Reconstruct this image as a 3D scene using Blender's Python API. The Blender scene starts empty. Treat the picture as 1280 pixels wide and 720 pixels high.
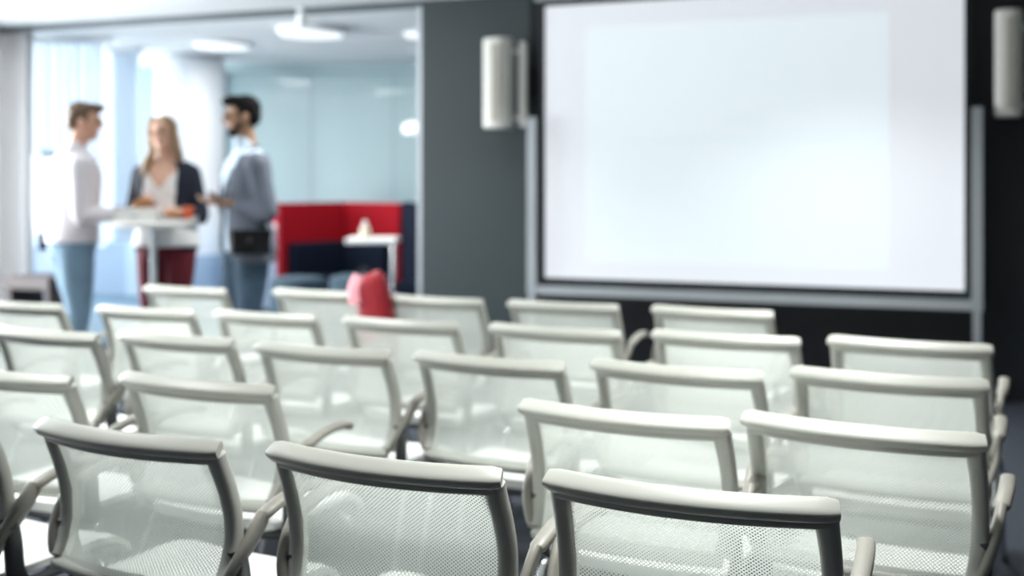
import bpy, bmesh, math, random
from mathutils import Vector, Matrix, noise
random.seed(4)
PI = math.pi
SC = bpy.context.scene
COL = SC.collection
F, UH, VH, H = 1430.0, 640.0, 226.0, 1.32      # focal length in pixels, principal column, horizon row, eye height

# ------------------------------------------------------------------ camera
cd = bpy.data.cameras.new('camera'); cam = bpy.data.objects.new('camera', cd); COL.objects.link(cam)
cam.location = (0, 0, H); cam.rotation_euler = (PI/2, 0, 0)
cd.sensor_width = 36; cd.sensor_fit = 'HORIZONTAL'; cd.lens = 36*F/1280
cd.shift_y = -(360-VH)/1280
cd.clip_end = 200
cd.dof.use_dof = True; cd.dof.focus_distance = 1.93; cd.dof.aperture_fstop = 1.95
SC.camera = cam
# ------------------------------------------------------------------ colour management, world
SC.view_settings.view_transform = 'Standard'; SC.view_settings.look = 'None'
SC.view_settings.exposure = 0.0; SC.view_settings.gamma = 1.0
SC.view_settings.use_curve_mapping = False
w = bpy.data.worlds.new('world'); SC.world = w; w.use_nodes = True
bg = w.node_tree.nodes['Background']
bg.inputs[0].default_value = (0.91, 0.97, 1.0, 1); bg.inputs[1].default_value = 1.7
# ------------------------------------------------------------------ large lights: daylight entering the windows, and an added fill
TH = math.radians(21.4); ct, st = math.cos(TH), math.sin(TH)
def rm(c, s, z=0.0):                                   # room axes (along the screen wall, towards it, up) -> world
    return Vector((c*ct + s*st, s*ct - c*st, z))
def area(name, loc, target, sx, sy, power, color=(1, 1, 1), spread=PI):
    l = bpy.data.lights.new(name, 'AREA'); l.shape = 'RECTANGLE'; l.size = sx; l.size_y = sy
    l.energy = power; l.color = color; l.spread = spread
    o = bpy.data.objects.new(name, l); COL.objects.link(o); o.location = loc
    o.rotation_euler = (Vector(target)-Vector(loc)).to_track_quat('-Z', 'Z').to_euler()
    return o
area('daylight_side_windows', rm(-7.9, 4.9, 1.6), rm(0, 4.2, 0.6), 4.4, 2.0, 800, (0.93, 0.98, 1.0))
area('daylight_far_windows', (-6.2, 14.2, 1.8), (-1.0, 9.5, 0.8), 5.0, 2.0, 450, (0.90, 0.97, 1.0))
area('far_side_fill', (-8.6, 11.2, 1.7), (0.0, 9.5, 1.0), 4.0, 2.0, 370, (0.92, 0.98, 1.0))  # added fill without a window, lifts the columns and people from the left

# ------------------------------------------------------------------ materials
def mat(name, col, rough=0.5, metal=0.0, noise_amt=0.0, nscale=20.0, bump=0.0, bscale=200.0, spec=0.5,
        emit=None, estr=0.0, trans=0.0, coat=0.0, sheen=0.0):
    m = bpy.data.materials.new(name); m.use_nodes = True
    nt = m.node_tree; b = nt.nodes['Principled BSDF']
    b.inputs['Base Color'].default_value = (*col, 1); b.inputs['Roughness'].default_value = rough
    b.inputs['Metallic'].default_value = metal; b.inputs['Specular IOR Level'].default_value = spec
    b.inputs['Transmission Weight'].default_value = trans; b.inputs['Coat Weight'].default_value = coat
    b.inputs['Sheen Weight'].default_value = sheen
    if emit: b.inputs['Emission Color'].default_value = (*emit, 1); b.inputs['Emission Strength'].default_value = estr
    tc = nt.nodes.new('ShaderNodeTexCoord')
    if noise_amt:
        n = nt.nodes.new('ShaderNodeTexNoise'); n.inputs['Scale'].default_value = nscale; n.inputs['Detail'].default_value = 4
        r = nt.nodes.new('ShaderNodeMix'); r.data_type = 'RGBA'
        nt.links.new(tc.outputs['Object'], n.inputs['Vector']); nt.links.new(n.outputs['Fac'], r.inputs[0])
        r.inputs[6].default_value = (*[c*(1-noise_amt) for c in col], 1)
        r.inputs[7].default_value = (*[min(1, c*(1+noise_amt)) for c in col], 1)
        nt.links.new(r.outputs[2], b.inputs['Base Color'])
    if bump:
        n2 = nt.nodes.new('ShaderNodeTexNoise'); n2.inputs['Scale'].default_value = bscale
        bp = nt.nodes.new('ShaderNodeBump'); bp.inputs['Strength'].default_value = bump; bp.inputs['Distance'].default_value = 0.002
        nt.links.new(tc.outputs['Object'], n2.inputs['Vector']); nt.links.new(n2.outputs['Fac'], bp.inputs['Height'])
        nt.links.new(bp.outputs['Normal'], b.inputs['Normal'])
    return m

def mesh_fabric(name, col):
    """woven mesh: real see-through holes in a staggered grid, threads that scatter light on both sides"""
    m = bpy.data.materials.new(name); m.use_nodes = True; nt = m.node_tree; N = nt.nodes; L = nt.links
    b = N['Principled BSDF']; out = N['Material Output']
    b.inputs['Base Color'].default_value = (*col, 1); b.inputs['Roughness'].default_value = 0.55
    uv = N.new('ShaderNodeUVMap'); sp = N.new('ShaderNodeSeparateXYZ'); L.new(uv.outputs[0], sp.inputs[0])
    def M(op, a, bb=None):
        n = N.new('ShaderNodeMath'); n.operation = op
        for i, v in enumerate((a, bb)):
            if v is None: continue
            if isinstance(v, (int, float)): n.inputs[i].default_value = v
            else: L.new(v, n.inputs[i])
        return n.outputs[0]
    cx = M('COSINE', M('MULTIPLY', sp.outputs[0], 2*PI/0.0088)); cy = M('COSINE', M('MULTIPLY', sp.outputs[1], 2*PI/0.0068))
    hole = M('GREATER_THAN', M('MULTIPLY', cx, cy), 0.43)
    tl = N.new('ShaderNodeBsdfTranslucent'); tl.inputs[0].default_value = (*col, 1)
    mx = N.new('ShaderNodeMixShader'); mx.inputs[0].default_value = 0.45
    L.new(b.outputs[0], mx.inputs[1]); L.new(tl.outputs[0], mx.inputs[2])
    tr = N.new('ShaderNodeBsdfTransparent')
    m2 = N.new('ShaderNodeMixShader'); L.new(hole, m2.inputs[0]); L.new(mx.outputs[0], m2.inputs[1]); L.new(tr.outputs[0], m2.inputs[2])
    L.new(m2.outputs[0], out.inputs['Surface'])
    return m

M = {}
M['frame'] = mat('frame_plastic', (0.40, 0.405, 0.365), 0.42, bump=0.1, bscale=600)
M['mesh'] = mesh_fabric('chair_mesh', (0.77, 0.81, 0.76))
M['seat'] = mat('seat_fabric', (0.86, 0.87, 0.85), 0.7, noise_amt=0.03, nscale=200, bump=0.3, bscale=500)
M['dark_plastic'] = mat('dark_plastic', (0.06, 0.065, 0.07), 0.4)
M['arm'] = mat('arm_plastic', (0.25, 0.24, 0.21), 0.45, bump=0.1, bscale=500)
M['steel'] = mat('steel', (0.75, 0.77, 0.78), 0.22, metal=1.0)
M['carpet'] = mat('carpet', (0.020, 0.026, 0.038), 0.9, noise_amt=0.4, nscale=60, bump=0.6, bscale=400)
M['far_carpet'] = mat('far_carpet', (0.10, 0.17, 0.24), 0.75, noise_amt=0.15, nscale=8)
M['ceiling'] = mat('ceiling_paint', (0.86, 0.87, 0.87), 0.8, noise_amt=0.01, nscale=2)
M['dark_wall'] = mat('dark_wall', (0.014, 0.017, 0.020), 0.38, noise_amt=0.06, nscale=1.5, spec=0.5)
M['paler_wall'] = mat('dark_wall_paler', (0.036, 0.048, 0.052), 0.4, noise_amt=0.05, nscale=1.2)
M['wall_pale'] = mat('pale_wall', (0.78, 0.76, 0.76), 0.7, noise_amt=0.02, nscale=3)
M['wall_pier'] = mat('pier_paint', (0.62, 0.61, 0.61), 0.8, noise_amt=0.02, nscale=3, spec=0.2)
M['dispenser_shell'] = mat('dispenser_shell', (0.60, 0.63, 0.65), 0.5)
M['wall_dim'] = mat('dim_wall', (0.10, 0.105, 0.11), 0.7, noise_amt=0.05, nscale=3)
M['rail'] = mat('dark_rail', (0.06, 0.075, 0.085), 0.4, metal=0.4)
M['white_paint'] = mat('white_paint', (0.88, 0.90, 0.92), 0.5, noise_amt=0.01, nscale=4)
M['bluegrey'] = mat('bluegrey_panel', (0.33, 0.43, 0.56), 0.5, noise_amt=0.05, nscale=3)
M['frost'] = mat('frosted_glass_panel', (0.60, 0.76, 0.78), 0.3, noise_amt=0.05, nscale=0.7, coat=0.3)
M['pale_blue'] = mat('pale_blue_panel', (0.50, 0.62, 0.72), 0.6, noise_amt=0.03, nscale=3)
M['mullion'] = mat('mullion', (0.35, 0.42, 0.47), 0.4, metal=0.3)
M['glass'] = mat('window_glass', (0.95, 0.98, 1.0), 0.02, trans=1.0, spec=0.3)
def thin_glass(m):                                     # window pane: mostly clear, a little mirror
    nt = m.node_tree; tr = nt.nodes.new('ShaderNodeBsdfTransparent'); tr.inputs[0].default_value = (0.95, 0.98, 1, 1)
    gl = nt.nodes.new('ShaderNodeBsdfGlossy'); gl.inputs['Roughness'].default_value = 0.02
    mx = nt.nodes.new('ShaderNodeMixShader'); mx.inputs[0].default_value = 0.07
    nt.links.new(tr.outputs[0], mx.inputs[1]); nt.links.new(gl.outputs[0], mx.inputs[2]); nt.links.new(mx.outputs[0], nt.nodes['Material Output'].inputs['Surface'])
thin_glass(M['glass'])
M['blind'] = mat('blind_cloth', (0.93, 0.94, 0.95), 0.8)
M['silver'] = mat('satin_aluminium', (0.62, 0.66, 0.70), 0.35, metal=0.75)
M['bezel'] = mat('black_bezel', (0.008, 0.012, 0.016), 0.35)
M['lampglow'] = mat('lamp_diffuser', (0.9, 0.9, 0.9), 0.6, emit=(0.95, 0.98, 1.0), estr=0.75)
M['spk'] = mat('speaker_shell', (0.74, 0.73, 0.68), 0.45)
M['grille'] = mat('speaker_grille', (0.42, 0.40, 0.34), 0.6, bump=0.6, bscale=900)
M['red'] = mat('red_felt', (0.30, 0.007, 0.014), 0.75, noise_amt=0.08, nscale=60, spec=0.08)
M['navy'] = mat('navy_felt', (0.006, 0.010, 0.022), 0.8, spec=0.1, noise_amt=0.15, nscale=60)
M['teal'] = mat('teal_felt', (0.03, 0.065, 0.095), 0.8, noise_amt=0.1, nscale=50)
M['bag'] = mat('red_nylon', (0.30, 0.006, 0.016), 0.5, noise_amt=0.15, nscale=30, bump=0.3, bscale=60)
M['bagpink'] = mat('pink_nylon', (0.85, 0.35, 0.40), 0.5)
M['brown'] = mat('dark_brown', (0.07, 0.055, 0.055), 0.5, noise_amt=0.1, nscale=12)
M['pink'] = mat('pink_cloth', (0.75, 0.03, 0.12), 0.6, noise_amt=0.1, nscale=20)
M['skin'] = mat('skin_fair', (0.70, 0.39, 0.27), 0.5, noise_amt=0.06, nscale=15)
M['skin2'] = mat('skin_warm', (0.76, 0.46, 0.33), 0.5, noise_amt=0.06, nscale=15)
M['skin3'] = mat('skin_tan', (0.42, 0.23, 0.14), 0.5, noise_amt=0.08, nscale=15)
M['hair_brown'] = mat('hair_brown', (0.13, 0.075, 0.04), 0.55, noise_amt=0.35, nscale=60)
M['hair_blond'] = mat('hair_blond', (0.36, 0.24, 0.13), 0.5, noise_amt=0.35, nscale=50)
M['hair_black'] = mat('hair_black', (0.008, 0.007, 0.008), 0.8, spec=0.15, noise_amt=0.3, nscale=60)
M['shirt_pink'] = mat('shirt_pale', (0.86, 0.80, 0.83), 0.8, noise_amt=0.03, nscale=8, bump=0.5, bscale=25)
M['shirt_white'] = mat('shirt_white', (0.88, 0.87, 0.86), 0.8, noise_amt=0.03, nscale=8, bump=0.5, bscale=25)
M['shirt_blue'] = mat('shirt_blue', (0.66, 0.78, 0.90), 0.8, noise_amt=0.03, nscale=8)
M['jeans'] = mat('light_jeans', (0.22, 0.34, 0.45), 0.8, noise_amt=0.25, nscale=10, bump=0.4, bscale=30)
M['trs_red'] = mat('burgundy_cloth', (0.14, 0.008, 0.018), 0.8, noise_amt=0.15, nscale=10)
M['trs_navy'] = mat('slate_trousers', (0.045, 0.085, 0.13), 0.8, noise_amt=0.15, nscale=10)
M['blazer'] = mat('grey_blazer', (0.13, 0.15, 0.19), 0.85, noise_amt=0.08, nscale=30, bump=0.4, bscale=30)
M['cardigan'] = mat('navy_cardigan', (0.010, 0.014, 0.028), 0.85, noise_amt=0.2, nscale=30)
M['black'] = mat('black_leather', (0.006, 0.006, 0.008), 0.6, spec=0.2)
M['eye'] = mat('eye_dark', (0.03, 0.02, 0.015), 0.2)
M['lip'] = mat('lip', (0.50, 0.16, 0.13), 0.45)
M['food'] = mat('pastry', (0.45, 0.20, 0.08), 0.7, noise_amt=0.3, nscale=40)
M['orange'] = mat('orange_red', (0.80, 0.14, 0.05), 0.5, noise_amt=0.1, nscale=40)
M['paper'] = mat('white_card', (0.88, 0.87, 0.84), 0.6)
M['greymark'] = mat('grey_print', (0.45, 0.45, 0.45), 0.6)
M['cream'] = mat('cream_plastic', (0.72, 0.66, 0.52), 0.4)

def screen_mat():
    m = bpy.data.materials.new('projection_surface'); m.use_nodes = True; N = m.node_tree.nodes; L = m.node_tree.links
    b = N['Principled BSDF']; b.inputs['Base Color'].default_value = (0.38, 0.41, 0.44, 1); b.inputs['Roughness'].default_value = 0.7
    uv = N.new('ShaderNodeUVMap'); sp = N.new('ShaderNodeSeparateXYZ'); L.new(uv.outputs[0], sp.inputs[0])
    def Mt(op, a, bb):
        n = N.new('ShaderNodeMath'); n.operation = op
        for i, v in enumerate((a, bb)):
            if isinstance(v, (int, float)): n.inputs[i].default_value = v
            else: L.new(v, n.inputs[i])
        return n.outputs[0]
    x, y = sp.outputs[0], sp.outputs[1]
    def box(x0, x1, y0, y1):
        return Mt('MULTIPLY', Mt('MULTIPLY', Mt('GREATER_THAN', x, x0), Mt('LESS_THAN', x, x1)), Mt('MULTIPLY', Mt('GREATER_THAN', y, y0), Mt('LESS_THAN', y, y1)))
    pic = box(0.11, 0.838, 0.065, 0.915)
    l1 = box(0.20, 0.745, 0.485, 0.515); l2 = box(0.455, 0.575, 0.555, 0.585)
    txt = Mt('MULTIPLY', Mt('ADD', l1, l2), 0.05)
    e = Mt('SUBTRACT', Mt('ADD', Mt('MULTIPLY', pic, 0.085), 0.58), Mt('MULTIPLY', txt, 0.45))
    mx = N.new('ShaderNodeMix'); mx.data_type = 'RGBA'; L.new(pic, mx.inputs[0])
    mx.inputs[6].default_value = (0.93, 0.95, 1.0, 1); mx.inputs[7].default_value = (0.86, 0.96, 1.0, 1)
    L.new(mx.outputs[2], b.inputs['Emission Color']); L.new(e, b.inputs['Emission Strength'])
    return m
M['screen'] = screen_mat()

# ------------------------------------------------------------------ mesh helpers
def link(name, me, m=None, parent=None, smooth=True):
    o = bpy.data.objects.new(name, me); COL.objects.link(o)
    if m is not None:
        me.materials.clear(); me.materials.append(M[m] if isinstance(m, str) else m)
    if smooth:
        for p in me.polygons: p.use_smooth = True
    if parent is not None: o.parent = parent
    return o
def finish(bm, name, m, parent=None, smooth=True, rot=0.0, loc=(0, 0, 0), bevel=0.0, seg=2, sharp=35):
    if bevel:
        es = [e for e in bm.edges if len(e.link_faces) == 2 and e.calc_face_angle(0) > math.radians(40)]
        bmesh.ops.bevel(bm, geom=es, offset=bevel, segments=seg, profile=0.5, affect='EDGES')
    bmesh.ops.recalc_face_normals(bm, faces=bm.faces)
    me = bpy.data.meshes.new(name); bm.to_mesh(me); bm.free()
    if smooth:
        for p in me.polygons: p.use_smooth = True
        try: me.set_sharp_from_angle(angle=math.radians(sharp))
        except Exception: pass
    o = link(name, me, m, parent, smooth=False)
    if rot: o.rotation_euler.z = rot
    if loc != (0, 0, 0): o.location = loc
    return o
def box(bm, x0, x1, y0, y1, z0, z1):
    vs = [bm.verts.new(p) for p in ((x0,y0,z0),(x1,y0,z0),(x1,y1,z0),(x0,y1,z0),(x0,y0,z1),(x1,y0,z1),(x1,y1,z1),(x0,y1,z1))]
    for f in ((0,3,2,1),(4,5,6,7),(0,1,5,4),(1,2,6,5),(2,3,7,6),(3,0,4,7)): bm.faces.new([vs[i] for i in f])
    return vs
def boxo(name, m, dims, parent=None, bevel=0.0, rot=0.0):
    bm = bmesh.new(); box(bm, *dims); return finish(bm, name, m, parent, rot=rot, bevel=bevel)
def sweep(bm, pts, rad, up=(0, 0, 1), n=12, pw=2.0, cap=True):
    """tube along pts; rad: list of (side, up) half sizes; superellipse section of exponent pw"""
    pts = [Vector(p) for p in pts]; up = Vector(up); rings = []
    if not isinstance(rad, list): rad = [rad]*len(pts)
    for i, p in enumerate(pts):
        t = (pts[min(i+1, len(pts)-1)]-pts[max(i-1, 0)]).normalized()
        s = t.cross(up)
        if s.length < 1e-4: s = t.cross(Vector((0, 1, 0)))
        s.normalize(); u = s.cross(t).normalized()
        a, b = rad[i] if isinstance(rad[i], tuple) else (rad[i], rad[i])
        ring = []
        for k in range(n):
            an = 2*PI*(k+0.5)/n; c, d = math.cos(an), math.sin(an)
            x = math.copysign(abs(c)**(2/pw), c)*a; y = math.copysign(abs(d)**(2/pw), d)*b
            ring.append(bm.verts.new(p+s*x+u*y))
        rings.append(ring)
    for r0, r1 in zip(rings, rings[1:]):
        for k in range(n): bm.faces.new((r0[k], r0[(k+1) % n], r1[(k+1) % n], r1[k]))
    if cap: bm.faces.new(rings[0][::-1]); bm.faces.new(rings[-1])
def spline(pts, k=6):
    """Catmull-Rom through pts (tuples of any length)"""
    out = []; n = len(pts)
    for i in range(n-1):
        p0, p1, p2, p3 = pts[max(i-1, 0)], pts[i], pts[i+1], pts[min(i+2, n-1)]
        for j in range(k):
            t = j/k
            out.append(tuple(0.5*((2*b)+(-a+c)*t+(2*a-5*b+4*c-d)*t*t+(-a+3*b-3*c+d)*t**3) for a, b, c, d in zip(p0, p1, p2, p3)))
    out.append(tuple(pts[-1])); return out
def lathe(bm, prof, n=28, centre=(0, 0)):
    rings = [[bm.verts.new((centre[0]+r*math.cos(2*PI*k/n), centre[1]+r*math.sin(2*PI*k/n), z)) for k in range(n)] for r, z in prof]
    for a, b in zip(rings, rings[1:]):
        for k in range(n): bm.faces.new((a[k], a[(k+1) % n], b[(k+1) % n], b[k]))
    bm.faces.new(rings[0][::-1]); bm.faces.new(rings[-1])
def empty(name, loc, rz, label, cat, group=None):
    o = bpy.data.objects.new(name, None); COL.objects.link(o); o.location = loc; o.rotation_euler.z = rz
    o.empty_display_size = 0.1
    return tag(o, label, cat, group)
def tag(o, label, cat, group=None):
    o['label'] = label; o['category'] = cat
    if group: o['group'] = group
    return o
def struct(o):
    o['kind'] = 'structure'; return o
ROT = -TH
def at_s(u, v, s):                                     # the room point seen at (u, v) on the plane s
    dx = (u-UH)/F; t = s/(dx*st+ct); X, Y = dx*t, t
    return (X*ct-Y*st, s, H-(v-VH)*t/F)
def at_z(u, v, z):                                     # the world point seen at (u, v) at depth z
    return Vector(((u-UH)/F*z, z, H-(v-VH)*z/F))

# ------------------------------------------------------------------ the setting
CH = 2.62; S_W = 7.45; C_W = at_s(528, 226, S_W)[0]
LW = -7.6
struct(boxo('floor', 'carpet', (LW, 3.6, -3.2, S_W, -0.1, 0.0), rot=ROT))
struct(boxo('ceiling', 'ceiling', (LW, 3.6, -3.2, S_W, CH, CH+0.12), rot=ROT))
struct(boxo('wall_front', 'dark_wall', (C_W, 3.6, S_W, S_W+0.18, 0, CH), rot=ROT))
struct(boxo('wall_front_left', 'paler_wall', (C_W, at_s(664, 226, S_W)[0], S_W-0.015, S_W-0.001, 0, CH), rot=ROT))  # left stretch of the front wall in a paler tone
struct(boxo('wall_right', 'wall_dim', (3.6, 3.75, -3.2, S_W+0.18, 0, CH), rot=ROT))
struct(boxo('wall_back', 'wall_dim', (LW, 3.6, -3.35, -3.2, 0, CH), rot=ROT))
# window side of the front room: sill, lintel, posts between panes
bm = bmesh.new()
box(bm, LW-0.2, LW, -3.35, S_W, 0, 0.35); box(bm, LW-0.2, LW, -3.35, S_W, 2.5, CH+0.12)
for s in (-3.35, -1.6, 6.75): box(bm, LW-0.2, LW, s, s+0.7 if s > -1.7 and s > 6 else s+0.35, 0.35, 2.5)
struct(finish(bm, 'wall_left', 'wall_pale', rot=ROT, bevel=0))
for i in range(4):
    s0 = -1.25+i*2.0
    bm = bmesh.new()
    for a in ((s0, s0+0.06, 0.35, 2.5), (s0+1.94, s0+2.0, 0.35, 2.5)): box(bm, LW-0.14, LW-0.06, a[0], a[1], a[2], a[3])
    for a in ((0.35, 0.41), (2.44, 2.5)): box(bm, LW-0.14, LW-0.06, s0+0.06, s0+1.94, a[0], a[1])
    wf = struct(finish(bm, 'window_%d' % (i+1), 'mullion', rot=ROT))
# the opening towards the far room: ceiling rail, pier, jamb of the dark wall
struct(boxo('trim_1', 'rail', (LW-3.0, C_W, S_W-0.02, S_W+0.10, CH-0.035, CH+0.0), rot=ROT))
pc = at_s(42, 300, S_W+0.2)[0]
struct(boxo('wall_pier', 'wall_pier', (pc-1.9, pc, S_W+0.11, S_W+0.20, 0, CH), rot=ROT, bevel=0.01))
struct(boxo('trim_2', 'silver', (C_W-0.035, C_W-0.002, S_W-0.01, S_W+0.19, 0, CH-0.04), rot=ROT, bevel=0.006))
# far room
bm = bmesh.new()
a0 = rm(-8.5, S_W); a1 = rm(3.6, S_W)
for z0, z1 in ((-0.1, 0.0),):
    vs = [(a0.x, a0.y), (a1.x, a1.y), (7, 16), (-9, 16)]
    lo = [bm.verts.new((x, y, z0)) for x, y in vs]; hi = [bm.verts.new((x, y, z1)) for x, y in vs]
    bm.faces.new(lo[::-1]); bm.faces.new(hi)
    for k in range(4): bm.faces.new((lo[k], lo[(k+1) % 4], hi[(k+1) % 4], hi[k]))
struct(finish(bm, 'floor_far', 'far_carpet'))
bm = bmesh.new()
lo = [bm.verts.new((x, y, CH)) for x, y in vs]; hi = [bm.verts.new((x, y, CH+0.12)) for x, y in vs]
bm.faces.new(lo[::-1]); bm.faces.new(hi)
for k in range(4): bm.faces.new((lo[k], lo[(k+1) % 4], hi[(k+1) % 4], hi[k]))
struct(finish(bm, 'ceiling_far', 'ceiling'))
ZB = 12.7
xl = at_z(284, 0, ZB).x
bm = bmesh.new(); box(bm, xl, 4.5, ZB, ZB+0.1, 0, CH)
bk = struct(finish(bm, 'wall_far', 'frost'))
bm = bmesh.new()
for u in (389, 492):
    x = at_z(u, 0, ZB).x; box(bm, x-0.004, x+0.004, ZB-0.004, ZB+0.002, 0, CH)
struct(finish(bm, 'trim_3', 'mullion'))
struct(boxo('trim_4', 'mullion', (xl-0.06, xl, ZB-0.05, ZB+0.1, 0, CH), bevel=0.005))
struct(boxo('trim_5', 'frost', (xl, 4.5, ZB-0.06, ZB, CH-0.10, CH)))
# window wall of the far room
ZW = 13.2; x0 = -8.2
struct(boxo('wall_parapet', 'bluegrey', (x0, xl-0.06, ZW, ZW+0.2, 0, 0.62), bevel=0.01))
for i in range(4):
    wx = x0 + (xl-0.06-x0)*i/4; wx1 = x0 + (xl-0.06-x0)*(i+1)/4
    bm = bmesh.new()
    box(bm, wx, wx+0.05, ZW+0.05, ZW+0.12, 0.62, CH); box(bm, wx1-0.05, wx1, ZW+0.05, ZW+0.12, 0.62, CH)
    box(bm, wx+0.05, wx1-0.05, ZW+0.05, ZW+0.12, 0.62, 0.68); box(bm, wx+0.05, wx1-0.05, ZW+0.05, ZW+0.12, CH-0.06, CH)
    wf = struct(finish(bm, 'window_%d' % (i+5), 'white_paint'))
    g = boxo('pane', 'glass', (wx+0.05, wx1-0.05, ZW+0.08, ZW+0.09, 0.68, CH-0.06), parent=wf)
struct(boxo('wall_far_right', 'white_paint', (4.5, 4.65, 6.0, 16, 0, CH)))
px0, px1 = at_z(160, 0, ZW).x, at_z(214, 0, ZW).x
struct(boxo('wall_window_pillar', 'pale_blue', (px0, px1, ZW-0.06, ZW, 0, CH), bevel=0.005))
# white columns
def column(u0, u1, z, label, square=0.0):
    xc = (at_z(u0, 0, z).x+at_z(u1, 0, z).x)/2; r = abs(at_z(u1, 0, z).x-at_z(u0, 0, z).x)/2
    bm = bmesh.new()
    n = 40; prof = [(r, 0.555), (r, 2.50), (r*0.985, 2.56), (r*0.93, 2.60), (r*0.8, CH-0.002)]
    lathe(bm, prof, n)
    o = empty('column', (xc, z, 0), 0, label, 'column')
    finish(bm, 'column_shaft', 'white_paint', o)
    bm = bmesh.new(); lathe(bm, [(r*1.03, 0), (r*1.03, 0.54), (r*1.0, 0.56)], n); finish(bm, 'plinth', 'bluegrey', o)
column(196, 280, 12.0, 'round white column with a rounded top, between the woman and the man in the grey blazer')
def blind(u0, u1, z, label):
    xa, xb = at_z(u0, 0, z).x, at_z(u1, 0, z).x
    bm = bmesh.new(); n = 60
    fr = []; 
    for k in range(n+1):
        x = xa+(xb-xa)*k/n; y = z+0.035*math.sin(k*0.9)+0.01*math.sin(k*2.3)
        fr.append((x, y))
    rows = []
    for zz in (0.72, CH-0.05):
        rows.append([bm.verts.new((x, y, zz)) for x, y in fr]+[bm.verts.new((x, y+0.006, zz)) for x, y in fr[::-1]])
    m_ = len(rows[0])
    for k in range(m_): bm.faces.new((rows[0][k], rows[0][(k+1) % m_], rows[1][(k+1) % m_], rows[1][k]))
    bm.faces.new(rows[0][::-1]); bm.faces.new(rows[1])
    root = empty('curtain', ((xa+xb)/2, z, 0), 0, label, 'curtain', 'white curtains in front of the far windows')
    c = finish(bm, 'curtain_cloth', 'blind', parent=root, sharp=80); c.location = (-(xa+xb)/2, -z, 0)
    bm = bmesh.new(); box(bm, xa-0.03, xb+0.03, z-0.05, z+0.05, CH-0.05, CH)
    r = finish(bm, 'curtain_rail', 'white_paint', parent=root, bevel=0.004); r.location = (-(xa+xb)/2, -z, 0)
def blindmat():
    m = M['blind']; nt = m.node_tree; b = nt.nodes['Principled BSDF']
    tl = nt.nodes.new('ShaderNodeBsdfTranslucent'); tl.inputs[0].default_value = (0.92, 0.96, 1, 1)
    mx = nt.nodes.new('ShaderNodeMixShader'); mx.inputs[0].default_value = 0.7
    nt.links.new(b.outputs[0], mx.inputs[1]); nt.links.new(tl.outputs[0], mx.inputs[2])
    nt.links.new(mx.outputs[0], nt.nodes['Material Output'].inputs['Surface'])
blindmat()
blind(28, 133, 10.4, 'wide white curtain hanging behind the man in the pale shirt')
blind(137, 173, 11.2, 'narrow white curtain hanging left of the round column')

# ceiling lamps of the far room
def disc_lamp(u, v, r, label, drop=0.03):
    z = (CH-drop-H)*F/(VH-v); p = at_z(u, v, z)
    root = empty('ceiling_lamp', (p.x, p.y, CH), 0, label, 'lamp', 'round ceiling lamps of the far room')
    bm = bmesh.new(); lathe(bm, [(r*0.98, -drop), (r, -drop+0.006), (r, -0.008), (r*0.9, 0)], 40); finish(bm, 'housing', 'white_paint', root)
    bm = bmesh.new(); lathe(bm, [(r*0.90, -drop-0.012), (r*0.93, -drop-0.001)], 40); finish(bm, 'diffuser', 'lampglow', root)
    l = bpy.data.lights.new('lamp_light', 'AREA'); l.shape = 'DISK'; l.size = r*1.8; l.energy = 22; l.color = (0.97, 0.99, 1)
    lo_ = bpy.data.objects.new('lamp_light', l); COL.objects.link(lo_); lo_.parent = root; lo_.location = (0, 0, -drop-0.02)
disc_lamp(278, 58, 0.27, 'flat round ceiling lamp above the round column', 0.03)
disc_lamp(390, 43, 0.29, 'flat round ceiling lamp right of the man in the grey blazer', 0.06)
disc_lamp(545, 45, 0.29, 'flat round ceiling lamp half hidden by the dark wall edge', 0.03)
z = (2.50-H)*F/(VH-30); p = at_z(377, 30, z)
root = empty('ceiling_spotlight', (p.x, p.y, CH), 0, 'small white cylinder spotlight hanging from the far ceiling', 'spotlight')
bm = bmesh.new(); lathe(bm, [(0.030, -0.14), (0.036, -0.13), (0.036, -0.035), (0.03, -0.03)], 20); finish(bm, 'lamp_body', 'white_paint', root)
bm = bmesh.new(); lathe(bm, [(0.012, -0.035), (0.012, -0.01), (0.04, -0.008), (0.04, 0)], 20); finish(bm, 'mount', 'white_paint', root)
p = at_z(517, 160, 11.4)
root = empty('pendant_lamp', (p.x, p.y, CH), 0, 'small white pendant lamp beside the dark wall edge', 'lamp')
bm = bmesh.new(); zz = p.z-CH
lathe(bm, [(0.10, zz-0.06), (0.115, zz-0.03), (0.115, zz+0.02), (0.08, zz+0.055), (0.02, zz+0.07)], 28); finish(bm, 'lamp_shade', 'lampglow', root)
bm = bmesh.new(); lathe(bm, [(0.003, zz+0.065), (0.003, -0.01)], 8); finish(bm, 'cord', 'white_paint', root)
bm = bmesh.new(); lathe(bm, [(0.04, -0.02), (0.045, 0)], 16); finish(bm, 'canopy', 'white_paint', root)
# added fill lights under the front ceiling, out of frame, brightening the chair tops
for i, (c, s) in enumerate(((-3.2, 2.3), (-0.6, 2.3), (-3.2, 4.2), (-0.6, 4.2), (-3.2, 6.1), (-0.6, 6.1))):
    p = rm(c, s, CH)
    l = bpy.data.lights.new('chair_top_fill', 'AREA'); l.shape = 'DISK'; l.size = 0.5; l.energy = 31; l.color = (0.98, 1, 0.98); l.spread = math.radians(105)
    o = bpy.data.objects.new('chair_top_fill', l); COL.objects.link(o); o.location = p-Vector((0, 0, 0.02))

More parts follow.
